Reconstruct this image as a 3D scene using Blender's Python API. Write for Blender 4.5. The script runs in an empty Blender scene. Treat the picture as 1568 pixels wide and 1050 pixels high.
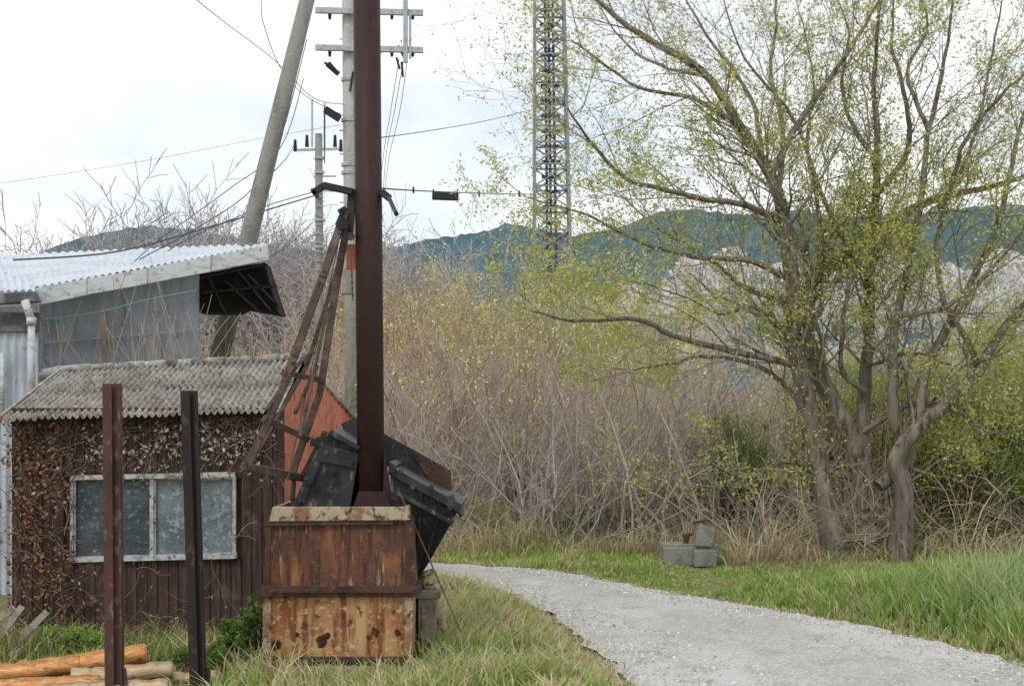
import bpy, math, random
import numpy as np
from mathutils import Vector, Matrix
random.seed(7); rng=np.random.default_rng(7)
F=2325.0; CH=1.8; HZ=637.0
def W(px,py,d): return Vector(((px-784)/F*d, d, CH+(HZ-py)/F*d))
def wx(px,d): return (px-784)/F*d
def wz(py,d): return CH+(HZ-py)/F*d
def s1(v):
    v/=255.0
    return v/12.92 if v<=0.04045 else ((v+0.055)/1.055)**2.4
def c(r,g,b): return (s1(r),s1(g),s1(b),1.0)
scene=bpy.context.scene
# ---------------------------------------------------------------- materials
def noisemat(name, base, layers=(), rough=0.8, bump=0.0, bscale=30, metal=0.0, attr=False, trans=0.0, objrand=0.0, bmap=(1,1,1)):
    m=bpy.data.materials.new(name); m.use_nodes=True; nt=m.node_tree; N=nt.nodes; L=nt.links
    b=N['Principled BSDF']; b.inputs['Roughness'].default_value=rough; b.inputs['Metallic'].default_value=metal
    b.inputs['Specular IOR Level'].default_value=0.25
    tc=N.new('ShaderNodeTexCoord')
    if attr:
        a=N.new('ShaderNodeAttribute'); a.attribute_name='Col'; cur=a.outputs['Color']
    else:
        r=N.new('ShaderNodeRGB'); r.outputs[0].default_value=base; cur=r.outputs[0]
    for (scale,ms,detail,lo,hi,col) in layers:
        mp=N.new('ShaderNodeMapping'); mp.inputs['Scale'].default_value=ms
        mp.inputs['Location'].default_value=(random.random()*9,random.random()*9,random.random()*9)
        L.new(tc.outputs['Object'],mp.inputs['Vector'])
        n=N.new('ShaderNodeTexNoise'); n.inputs['Scale'].default_value=scale; n.inputs['Detail'].default_value=detail; n.inputs['Roughness'].default_value=0.62
        L.new(mp.outputs[0],n.inputs['Vector'])
        mr=N.new('ShaderNodeMapRange'); mr.inputs['From Min'].default_value=lo; mr.inputs['From Max'].default_value=hi
        L.new(n.outputs['Fac'],mr.inputs['Value'])
        mx=N.new('ShaderNodeMix'); mx.data_type='RGBA'
        L.new(mr.outputs[0],mx.inputs[0]); L.new(cur,mx.inputs[6]); mx.inputs[7].default_value=col
        cur=mx.outputs[2]
    if objrand>0:
        oi=N.new('ShaderNodeObjectInfo'); hs=N.new('ShaderNodeHueSaturation')
        mr=N.new('ShaderNodeMapRange'); mr.inputs['To Min'].default_value=1-objrand; mr.inputs['To Max'].default_value=1+objrand
        L.new(oi.outputs['Random'],mr.inputs['Value']); L.new(mr.outputs[0],hs.inputs['Value']); L.new(cur,hs.inputs['Color']); cur=hs.outputs[0]
    L.new(cur,b.inputs['Base Color'])
    if bump>0:
        mp=N.new('ShaderNodeMapping'); mp.inputs['Scale'].default_value=bmap
        L.new(tc.outputs['Object'],mp.inputs['Vector'])
        n=N.new('ShaderNodeTexNoise'); n.inputs['Scale'].default_value=bscale; n.inputs['Detail'].default_value=5
        L.new(mp.outputs[0],n.inputs['Vector'])
        bp=N.new('ShaderNodeBump'); bp.inputs['Strength'].default_value=bump; bp.inputs['Distance'].default_value=0.02
        L.new(n.outputs['Fac'],bp.inputs['Height']); L.new(bp.outputs[0],b.inputs['Normal'])
    if trans>0:
        t=N.new('ShaderNodeBsdfTranslucent'); L.new(cur,t.inputs['Color'])
        ms=N.new('ShaderNodeMixShader'); ms.inputs[0].default_value=trans
        L.new(b.outputs[0],ms.inputs[1]); L.new(t.outputs[0],ms.inputs[2])
        L.new(ms.outputs[0],N['Material Output'].inputs['Surface'])
    return m
# ---------------------------------------------------------------- object helpers
def empty(name):
    e=bpy.data.objects.new(name,None); scene.collection.objects.link(e); return e
def link(name,me,mat=None,parent=None,bevel=0,smooth=False):
    o=bpy.data.objects.new(name,me); scene.collection.objects.link(o)
    if mat: me.materials.append(mat)
    if parent: o.parent=parent
    if smooth: me.polygons.foreach_set('use_smooth',[True]*len(me.polygons))
    if bevel:
        b=o.modifiers.new('b','BEVEL'); b.width=bevel; b.segments=2; b.limit_method='ANGLE'
    return o
class MB:
    def __init__(s): s.v=[]; s.f=[]
    def hexa(s,pts):
        i=len(s.v); s.v+= [tuple(p) for p in pts]
        s.f+=[(i,i+3,i+2,i+1),(i+4,i+5,i+6,i+7),(i,i+1,i+5,i+4),(i+1,i+2,i+6,i+5),(i+2,i+3,i+7,i+6),(i+3,i,i+4,i+7)]
    def box(s,x0,x1,y0,y1,z0,z1):
        s.hexa([(x0,y0,z0),(x1,y0,z0),(x1,y1,z0),(x0,y1,z0),(x0,y0,z1),(x1,y0,z1),(x1,y1,z1),(x0,y1,z1)])
    def pbox(s,px0,px1,py0,py1,d,dep):
        s.box(wx(px0,d),wx(px1,d),d,d+dep,wz(py1,d),wz(py0,d))
    def beam(s,a,b,w,h=None,up=(0,1,0)):
        h=h or w; a=Vector(a); b=Vector(b); t=(b-a).normalized(); u=Vector(up)
        if abs(t.dot(u))>0.95: u=Vector((1,0,0))
        n=t.cross(u).normalized(); u=n.cross(t).normalized()
        n*=w/2; u*=h/2
        s.hexa([a-n-u,a+n-u,a+n+u,a-n+u,b-n-u,b+n-u,b+n+u,b-n+u])
    def prism(s,poly,d,dep,d2=None):
        n=len(poly); i=len(s.v)
        fr=[W(x,y,d) for x,y in poly]
        s.v+=[tuple(p) for p in fr]+[(p.x,p.y+dep,p.z) for p in fr]
        s.f.append(tuple(range(i+n-1,i-1,-1))); s.f.append(tuple(range(i+n,i+2*n)))
        for k in range(n):
            k2=(k+1)%n; s.f.append((i+k,i+k2,i+n+k2,i+n+k))
    def cyl(s,a,b,r,r2=None,n=20):
        r2=r if r2 is None else r2; a=Vector(a); b=Vector(b); t=(b-a).normalized()
        u=Vector((0,0,1)) if abs(t.z)<0.9 else Vector((1,0,0)); n1=t.cross(u).normalized(); n2=t.cross(n1)
        i=len(s.v)
        for (p,rr) in ((a,r),(b,r2)):
            for k in range(n):
                an=2*math.pi*k/n; s.v.append(tuple(p+n1*math.cos(an)*rr+n2*math.sin(an)*rr))
        for k in range(n):
            k2=(k+1)%n; s.f.append((i+k,i+k2,i+n+k2,i+n+k))
        s.f.append(tuple(range(i+n-1,i-1,-1))); s.f.append(tuple(range(i+n,i+2*n)))
    def corr(s,p00,p10,p11,p01,n,amp,seg=8,vs=1,sharp=False,jag=0.0):
        nn=(p10-p00).cross(p01-p00).normalized(); i=len(s.v); nu=n*seg+1
        js=[random.uniform(-jag,jag) for _ in range(n//5+2)]
        for b in range(vs+1):
            v=b/vs
            for a in range(nu):
                u=a/(nu-1); w=math.sin(2*math.pi*n*u)
                if sharp: w=max(-1,min(1,w*2.2))
                vv=v+(js[int(u*n/5)] if b==0 else 0)
                p=(p00*(1-u)+p10*u)*(1-vv)+(p01*(1-u)+p11*u)*vv+nn*(amp*w+js[int(u*n/5)]*0.4)
                s.v.append(tuple(p))
        for b in range(vs):
            for a in range(nu-1):
                q=i+b*nu+a; s.f.append((q,q+1,q+1+nu,q+nu))
    def obj(s,name,mat,parent=None,bevel=0,smooth=False):
        me=bpy.data.meshes.new(name); me.from_pydata(s.v,[],s.f); me.update()
        import bmesh
        bm=bmesh.new(); bm.from_mesh(me); bmesh.ops.recalc_face_normals(bm,faces=bm.faces); bm.to_mesh(me); bm.free()
        o=link(name,me,mat,parent,bevel)
        if smooth:
            me.polygons.foreach_set('use_smooth',[len(p.vertices)==4 for p in me.polygons])
        return o
def npmesh(name,V,Q,C=None):
    me=bpy.data.meshes.new(name); V=np.asarray(V,dtype=np.float32); Q=np.asarray(Q,dtype=np.int32)
    me.vertices.add(len(V)); me.vertices.foreach_set('co',V.ravel())
    me.loops.add(Q.size); me.loops.foreach_set('vertex_index',Q.ravel())
    me.polygons.add(len(Q)); me.polygons.foreach_set('loop_start',np.arange(0,Q.size,4,dtype=np.int32))
    me.update(calc_edges=True)
    if C is not None:
        a=me.color_attributes.new('Col','FLOAT_COLOR','POINT')
        C=np.asarray(C,dtype=np.float32)
        if C.shape[1]==3: C=np.hstack([C,np.ones((len(C),1),dtype=np.float32)])
        a.data.foreach_set('color',C.ravel())
    return me
def tubes(polys):
    groups={}
    for p,r,col in polys:
        ns=10 if r[0]>0.06 else (5 if r[0]>0.03 else 3)
        groups.setdefault((len(p),ns),[]).append((p,r,col))
    Vs=[];Qs=[];Cs=[];off=0
    for (K,ns),g in groups.items():
        P=np.array([[tuple(q) for q in a[0]] for a in g],dtype=float); R=np.array([a[1] for a in g],dtype=float); CC=np.array([a[2][:3] for a in g])
        T=np.gradient(P,axis=1); T/=np.linalg.norm(T,axis=2,keepdims=True)+1e-9
        avg=T.mean(axis=1); ref=np.where(np.abs(avg[:,2:3])>0.75,np.array([[1.0,0.1,0]]),np.array([[0,0.1,1.0]]))[:,None,:]
        n1=np.cross(T,np.broadcast_to(ref,T.shape)); n1/=np.linalg.norm(n1,axis=2,keepdims=True)+1e-9
        n2=np.cross(T,n1); M=len(g)
        an=np.arange(ns)*2*math.pi/ns
        V=P[:,:,None,:]+R[:,:,None,None]*(np.cos(an)[None,None,:,None]*n1[:,:,None,:]+np.sin(an)[None,None,:,None]*n2[:,:,None,:])
        idx=np.arange(M*K*ns).reshape(M,K,ns)+off; nx=np.roll(idx,-1,axis=2)
        Q=np.stack([idx[:,:-1],nx[:,:-1],nx[:,1:],idx[:,1:]],axis=-1).reshape(-1,4)
        Vs.append(V.reshape(-1,3)); Qs.append(Q); Cs.append(np.repeat(CC,K*ns,axis=0)); off+=M*K*ns
    return np.vstack(Vs),np.vstack(Qs),np.vstack(Cs)
def leafquads(P,size,cols,aspect=0.6):
    P=np.asarray(P,dtype=float); n=len(P)
    a=rng.normal(size=(n,3)); a/=np.linalg.norm(a,axis=1,keepdims=True)
    b=np.cross(a,rng.normal(size=(n,3))); b/=np.linalg.norm(b,axis=1,keepdims=True)
    sz=(size*(0.6+0.8*rng.random(n)))[:,None]
    a=a*sz; b=b*sz*aspect
    V=np.stack([P-a,P+b,P+a,P-b],axis=1).reshape(-1,3)
    Q=np.arange(4*n).reshape(n,4); C=np.repeat(np.asarray(cols)[:,:3],4,axis=0)
    return V,Q,C
def merge(parts):
    off=0;Vs=[];Qs=[];Cs=[]
    for V,Q,C in parts:
        Vs.append(V);Qs.append(Q+off);Cs.append(C);off+=len(V)
    return np.vstack(Vs),np.vstack(Qs),np.vstack(Cs)
def rv(s=1.0): return Vector((random.gauss(0,s),random.gauss(0,s),random.gauss(0,s)))
# ---------------------------------------------------------------- camera / world / sun
cam=bpy.data.cameras.new('camera'); co=bpy.data.objects.new('camera',cam); scene.collection.objects.link(co)
co.location=(0,0,CH); co.rotation_euler=(math.radians(90),0,0)
cam.sensor_width=36; cam.lens=36*F/1568; cam.shift_y=(HZ-525)/1568; cam.clip_end=8000; cam.clip_start=0.1
scene.camera=co
scene.view_settings.view_transform='Standard'; scene.view_settings.look='None'; scene.view_settings.exposure=0
w=bpy.data.worlds.new('World'); scene.world=w; w.use_nodes=True; nt=w.node_tree; N=nt.nodes; L=nt.links
bg=N['Background']; bg.inputs['Strength'].default_value=0.13
sky=N.new('ShaderNodeTexSky'); sky.sky_type='NISHITA'; sky.sun_disc=False; sky.sun_elevation=math.radians(50); sky.sun_rotation=math.radians(210)
tc=N.new('ShaderNodeTexCoord'); mp=N.new('ShaderNodeMapping'); mp.inputs['Scale'].default_value=(2.0,2.0,5.0); mp.inputs['Location'].default_value=(1.3,0.4,0.2)
L.new(tc.outputs['Generated'],mp.inputs['Vector'])
n=N.new('ShaderNodeTexNoise'); n.inputs['Scale'].default_value=1.9; n.inputs['Detail'].default_value=5; L.new(mp.outputs[0],n.inputs['Vector'])
mr=N.new('ShaderNodeMapRange'); mr.inputs['From Min'].default_value=0.36; mr.inputs['From Max'].default_value=0.60; mr.inputs['To Min'].default_value=0.50; mr.inputs['To Max'].default_value=0.98
L.new(n.outputs['Fac'],mr.inputs['Value'])
mx=N.new('ShaderNodeMix'); mx.data_type='RGBA'; L.new(mr.outputs[0],mx.inputs[0]); L.new(sky.outputs[0],mx.inputs[6]); mx.inputs[7].default_value=(9.3,9.45,9.65,1)
L.new(mx.outputs[2],bg.inputs['Color'])
sl=bpy.data.lights.new('sun','SUN'); sl.energy=1.1; sl.angle=math.radians(20); sl.color=(1,0.98,0.95)
so=bpy.data.objects.new('sun',sl); scene.collection.objects.link(so); so.rotation_euler=(math.radians(40),0,math.radians(-30))
# ---------------------------------------------------------------- ground
RE=[(3,4.9),(8,4.35),(10.9,3.68),(12.3,3.26),(13.5,2.7),(14.7,2.0),(15.6,1.45),(16.9,0.84),(17.7,0.35),(18.3,-0.6),(19.2,-2.8),(20.6,-8)]
LE=[(3,1.6),(8,1.15),(10.1,0.81),(12.0,0.6),(14.3,0.26),(15.6,-0.12),(16.4,-0.55),(17.0,-1.1),(17.4,-1.7),(17.8,-2.4),(18.3,-4),(19.2,-8)]
ry=np.array([a[0] for a in RE]); rx=np.array([a[1] for a in RE]); ly=np.array([a[0] for a in LE]); lx=np.array([a[1] for a in LE])
def redge(y): return np.interp(y,ry,rx)
def ledge(y): return np.interp(y,ly,lx)
def sm(t): t=np.clip(t,0,1); return t*t*(3-2*t)
def gh(x,y):
    x=np.asarray(x,dtype=float); y=np.asarray(y,dtype=float)
    b=sm((x-redge(np.minimum(y,18))-0.1)/1.8)*0.26*sm((17.0-y)/4)
    nz=0.02*np.sin(x*2.1+y*1.3)+0.015*np.sin(x*4.7-y*3.1)
    offr=sm((x-redge(y)-0.1)/0.4)+sm((ledge(y)-x-0.1)/0.4)
    return b+nz*np.clip(offr,0,1)+sm((y-300)/500)*3-0.01
xs=np.unique(np.concatenate([np.linspace(-4000,-60,12),np.linspace(-60,-12,20),np.linspace(-12,12,97),np.linspace(12,60,20),np.linspace(60,4000,12)]))
ys=np.unique(np.concatenate([np.linspace(-60,4,8),np.linspace(4,30,105),np.linspace(30,120,24),np.linspace(120,4500,16)]))
X,Y=np.meshgrid(xs,ys); Z=gh(X,Y); nx_=len(xs); ny_=len(ys)
V=np.stack([X,Y,Z],-1).reshape(-1,3); idx=np.arange(nx_*ny_).reshape(ny_,nx_)
Q=np.stack([idx[:-1,:-1],idx[:-1,1:],idx[1:,1:],idx[1:,:-1]],-1).reshape(-1,4)
m_ground=noisemat('ground_mat',c(124,112,82),[(1.2,(1,1,1),6,0.45,0.6,c(110,122,66)),(14,(1,1,1),6,0.5,0.65,c(156,140,106)),(40,(1,1,1),4,0.55,0.7,c(82,76,52))],rough=0.95,bump=0.6,bscale=25)
link('ground',npmesh('ground',V,Q),m_ground,smooth=True)
m_road=noisemat('gravel_road_mat',c(170,168,162),[(0.8,(1,0.6,1),6,0.42,0.60,c(194,192,187)),(3.2,(1,0.7,1),7,0.50,0.66,c(158,155,146)),(16,(1,1,1),6,0.52,0.70,c(200,198,192)),(42,(1,1,1),4,0.50,0.66,c(210,209,204)),(60,(1,1,1),3,0.56,0.70,c(134,130,121))],rough=0.95,bump=0.8,bscale=45)
K=120
def resample(ptsY,ptsX,K):
    P=np.stack([ptsX,ptsY],1); d=np.r_[0,np.cumsum(np.linalg.norm(np.diff(P,axis=0),axis=1))]; t=np.linspace(0,d[-1],K)
    o=np.stack([np.interp(t,d,P[:,0]),np.interp(t,d,P[:,1])],1)
    for _ in range(3): o[1:-1]=(o[:-2]+2*o[1:-1]+o[2:])/4
    return o
A=resample(ly,lx,K)+rng.normal(size=(K,2))*0.05; B=resample(ry,rx,K)+rng.normal(size=(K,2))*0.05
NV=17; V=[]
for i in range(K):
    for j in range(NV):
        t=j/(NV-1); p=A[i]*(1-t)+B[i]*t; crown=0.006+0.020*math.sin(math.pi*t)+0.010*math.cos(t*4*math.pi)+0.003*random.gauss(0,1)
        V.append((p[0],p[1],max(crown,0.002)))
idx=np.arange(K*NV).reshape(K,NV); Q=np.stack([idx[:-1,:-1],idx[:-1,1:],idx[1:,1:],idx[1:,:-1]],-1).reshape(-1,4)
link('gravel_road',npmesh('road',np.array(V),Q),m_road,smooth=True)
def pnoise(x,y,s=1.0,ph=0): return 0.5+0.2*np.sin(x*1.7*s+1.3*np.sin(y*2.3*s+ph)+ph)+0.2*np.sin(y*2.9*s-1.1*np.sin(x*3.1*s)+2*ph)+0.1*np.sin((x+y)*6.1*s)
n=16000; ty=9+9*rng.random(n)**1.2; e=rng.random(n); edge=rng.random(n)<0.25
x=ledge(ty)*(1-e)+redge(ty)*e; keep=rng.random(n)<(0.10+1.0*pnoise(x*1.3,ty*0.7,1.5,2)**3+edge*0.6)
x=np.where(edge,np.where(e<0.5,ledge(ty)+np.abs(rng.normal(size=n))*0.22,redge(ty)-np.abs(rng.normal(size=n))*0.22),x)
x=x[keep];ty=ty[keep];n=len(x)
P=np.stack([x,ty,np.full(n,0.022)],1); g=(148+74*rng.random(n))/255; g=g**2.2
r_=0.0035+0.009*rng.random(n)**3
cb=np.array([[-1,-1,-.9],[1,-1,-.9],[1,1,-.9],[-1,1,-.9],[-.6,-.6,.6],[.6,-.6,.6],[.6,.6,.6],[-.6,.6,.6]])
V=(P[:,None,:]+cb[None]*r_[:,None,None]*(0.7+0.6*rng.random((n,8,1)))).reshape(-1,3); b=np.arange(n)[:,None]*8
Q=np.concatenate([b+np.array([q]) for q in ([4,5,6,7],[0,1,5,4],[1,2,6,5],[2,3,7,6],[3,0,4,7])])
m_vc=noisemat('vertex_colour_mat',c(128,128,128),attr=True,rough=0.9)
link('road_gravel_stones',npmesh('stones',V,Q,np.repeat(np.stack([g,g*0.98,g*0.93],1),8,axis=0)),m_vc)
# ---------------------------------------------------------------- grass
m_grass=noisemat('grass_mat',c(100,130,60),attr=True,rough=0.7,trans=0.35)
def blades(name,x,y,h,cols,wd=0.006,lean=0.35,root=0.72):
    n=len(x); a=rng.random(n)*2*math.pi; dx=np.cos(a);dy=np.sin(a)
    z=gh(x,y); ln=(rng.random(n)*lean+0.08)*h; wv=wd*(0.6+0.8*rng.random(n))
    a2=rng.random(n)*math.pi; px=np.cos(a2)*wv; py=np.sin(a2)*wv
    lv=[]
    for f,l,ww in ((0,0,1.0),(0.55,0.3,0.85),(1.0,1.0,0.12)):
        cx=x+dx*ln*l; cy=y+dy*ln*l; cz=z-0.01+h*f*(1-0.25*l*lean)
        lv.append(np.stack([cx-px*ww,cy-py*ww,cz],1)); lv.append(np.stack([cx+px*ww,cy+py*ww,cz],1))
    V=np.stack(lv,1).reshape(-1,3); b=np.arange(n)[:,None]*6
    Q=np.concatenate([b+np.array([[0,1,3,2]]),b+np.array([[2,3,5,4]])])
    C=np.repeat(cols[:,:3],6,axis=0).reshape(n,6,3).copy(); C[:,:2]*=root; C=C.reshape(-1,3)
    return link(name,npmesh(name,V,Q,C),m_grass)
def lin(r,g,b): return np.array(c(r,g,b)[:3])
def mixc(t,a,b): return a[None]*(1-t[:,None])+b[None]*t[:,None]
TX=wx(1056,18.4)
n=170000; y=9+12*rng.random(n); x=redge(np.minimum(y,18.0))+0.0+(rng.random(n)**1.25)*9.0
cx=np.round(x/0.16)*0.16; cy=np.round(y/0.16)*0.16; cx+=0.07*np.sin(cy*37+cx*11); cy+=0.07*np.sin(cx*41+cy*7)
tu=(rng.random(n)<0.55); x=np.where(tu,x*0.5+cx*0.5,x); y=np.where(tu,y*0.5+cy*0.5,y); clh=0.5+0.5*np.sin(cx*53.1+cy*91.7)
k=(x<y*0.40+0.6)&~((y>17.0)&(x>ledge(y))&(x<redge(y))); x=x[k];y=y[k];clh=clh[k]; dd=x-redge(np.minimum(y,18.0)); n=len(x)
tall=sm(dd/0.8)*sm((15.5-y)/3.0)
h=(0.04+0.40*tall+0.09*sm(dd/0.8))*(0.45+0.6*rng.random(n))*(0.7+0.5*pnoise(x,y,2.0,1))*(0.65+0.7*clh)
near=np.exp(-((x-TX)/0.6)**2)*(y>15.5)*(y<18.9); h*=1-0.75*near
g=mixc(rng.random(n),lin(114,150,66),lin(172,196,104)); blu=mixc(rng.random(n),lin(164,188,142),lin(208,220,190))
tb=(0.15+0.5*pnoise(x,y,1.5,2))*sm((15.0-y)/3.0)*sm((dd-0.25)/0.6)*(0.3+0.7*clh); cols=g*(1-tb[:,None])+blu*tb[:,None]
tan=mixc(rng.random(n),lin(200,182,138),lin(226,213,176))
pt=np.clip(0.75*np.exp(-dd/0.18)+0.10+0.4*sm((y-17.0)/1.5)*(pnoise(x,y,2.5,4)>0.45)+0.22*(pnoise(x,y,3,5)>0.58),0,1); kk=rng.random(n)<pt; cols[kk]=tan[kk]
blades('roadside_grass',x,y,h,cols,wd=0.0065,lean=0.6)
def logzone(x,y): return (x<wx(335,10.0))&(y<10.75)
n=95000; y=9.3+8.2*rng.random(n); x=ledge(y)+0.03-(rng.random(n)**1.2)*4.4
cx=np.round(x/0.13)*0.13; cy=np.round(y/0.13)*0.13; cx+=0.06*np.sin(cy*37+cx*11); cy+=0.06*np.sin(cx*41+cy*7); tu=(rng.random(n)<0.5); x=np.where(tu,x*0.5+cx*0.5,x); y=np.where(tu,y*0.5+cy*0.5,y); clh=0.5+0.5*np.sin(cx*53.1+cy*91.7)
k=~((x<-0.66)&(x>-1.75)&(y>10.55)&(y<11.7)); k&=~((x<-1.75)&(y>11.9)); k&=~(logzone(x,y)&(rng.random(n)<0.85)); x=x[k];y=y[k];clh=clh[k];n=len(x); dd=ledge(y)-x
h=(0.04+0.12*sm(dd/0.5))*(0.5+0.9*rng.random(n))*(0.5+1.0*pnoise(x,y,2.2,3))*(0.6+0.8*clh); h+=(rng.random(n)<0.05)*0.16*rng.random(n); h=np.where(logzone(x,y),h*0.4,h)
g=mixc(rng.random(n),lin(114,148,68),lin(176,196,106)); tan=mixc(rng.random(n),lin(198,180,138),lin(230,218,182))
pt=np.clip(0.24+0.5*np.exp(-np.abs(dd)/0.4)+0.45*(pnoise(x,y,1.6,5)>0.52)+0.25*(clh-0.5),0,1); kk=rng.random(n)<pt; g[kk]=tan[kk]
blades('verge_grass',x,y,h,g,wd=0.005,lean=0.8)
n=60000; y=17.9+4.5*rng.random(n); x=-4+13*rng.random(n); k=(x>redge(y)+0.02); x=x[k];y=y[k];n=len(x)
h=(0.05+0.09*rng.random(n))*(0.4+1.2*pnoise(x,y,1.3,2)); g=mixc(rng.random(n),lin(122,156,64),lin(178,202,98)); tan=mixc(rng.random(n),lin(196,176,132),lin(224,208,168))
near=np.exp(-((x-TX)/0.6)**2)*(y<18.6); h*=1-0.75*near
dd=x-redge(y); kk=rng.random(n)<np.clip(0.2+0.5*np.exp(-np.abs(dd)/0.5)+0.5*sm((y-19.8)/1.5)+0.6*sm((x-2.2)/1.5),0,1); g[kk]=tan[kk]
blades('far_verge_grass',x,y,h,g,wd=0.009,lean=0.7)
n=42000; x=-3+15*rng.random(n); y=np.where(x>2.6,18.0,19.3)+3.6*rng.random(n); h=(0.10+0.75*rng.random(n)**1.8)*(0.12+1.35*pnoise(x,y,1.4,8)**1.6)
g=mixc(rng.random(n),lin(176,154,122),lin(230,215,182)); kk=rng.random(n)<0.3*(pnoise(x,y,0.8,1)>0.45); g[kk]=lin(138,158,84)
blades('dry_reeds',x,y,h,g,wd=0.007,lean=1.2)
n=6000; y=10.9+0.95*rng.random(n); x=-3.95+2.2*rng.random(n); h=(0.05+0.3*rng.random(n)**2)*(0.3+1.2*pnoise(x,y,3,2)); g=mixc(rng.random(n),lin(150,124,90),lin(206,186,146)); kk=rng.random(n)<0.45; g[kk]=lin(104,136,60)
blades('yard_weeds',x,y,h,g,wd=0.005,lean=0.9)
# ---------------------------------------------------------------- branches
def curve_pts(p,d,length,k,wob,up):
    pts=[p.copy()]; dd=d.normalized()
    for i in range(k):
        dd=(dd+rv(wob)+Vector((0,0,up))).normalized(); p=p+dd*(length/k); pts.append(p.copy())
    return pts,dd
def spread(d,ang):
    ax=d.cross(rv()).normalized(); return (Matrix.Rotation(ang,3,ax)@d).normalized()
def grow(out,leaf,p,d,length,r,lvl,maxl,nch,colf,up=0.05,wob=0.16,ang=(0.45,0.95),shr=0.55,rmin=0.0028):
    k=4 if lvl<maxl else 3
    pts,_=curve_pts(p,d,length,k,wob,up)
    out.append((pts,[max(rmin,r*(1-0.75*i/k)) for i in range(k+1)],colf(lvl)))
    if lvl>=maxl:
        for q in pts[1:]: leaf.append(q)
        return
    m=nch[min(lvl,len(nch)-1)]
    for i in range(m):
        t=0.2+0.8*(i+random.random())/m; t=min(t,0.999); s=t*k; a=int(s); q=pts[a].lerp(pts[a+1],s-a)
        loc=(pts[a+1]-pts[a]).normalized(); nd=spread(loc,random.uniform(*ang))
        grow(out,leaf,q,nd,length*shr*(0.6+0.7*random.random()),r*(1-0.7*t)*0.62,lvl+1,maxl,nch,colf,up,wob,ang,shr,rmin)
def jcol(a,b,j=0.12):
    t=random.random(); f=1+random.uniform(-j,j); return tuple((a[i]*(1-t)+b[i]*t)*f for i in range(3))
m_branch=noisemat('branch_mat',c(120,100,80),attr=True,rough=0.9,objrand=0.2)
m_bark=noisemat('bark_mat',c(120,100,80),attr=True,layers=[(7,(1,1,0.3),6,0.50,0.70,c(158,152,136)),(18,(1,1,0.22),6,0.52,0.64,c(78,69,58)),(4,(1,1,0.8),5,0.58,0.68,c(124,122,98))],rough=0.95,bump=1.0,bscale=34,bmap=(1,1,0.2))
m_leaf=noisemat('leaf_mat',c(120,130,60),attr=True,rough=0.6,trans=0.45)
def catmull(P,seg=4):
    out=[]; n=len(P)
    for i in range(n-1):
        p0=P[max(i-1,0)];p1=P[i];p2=P[i+1];p3=P[min(i+2,n-1)]
        for s in range(seg):
            t=s/seg; out.append(0.5*((2*p1)+(p2-p0)*t+(2*p0-5*p1+4*p2-p3)*t*t+(3*p1-p0-3*p2+p3)*t**3))
    out.append(P[-1]); return out
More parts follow.
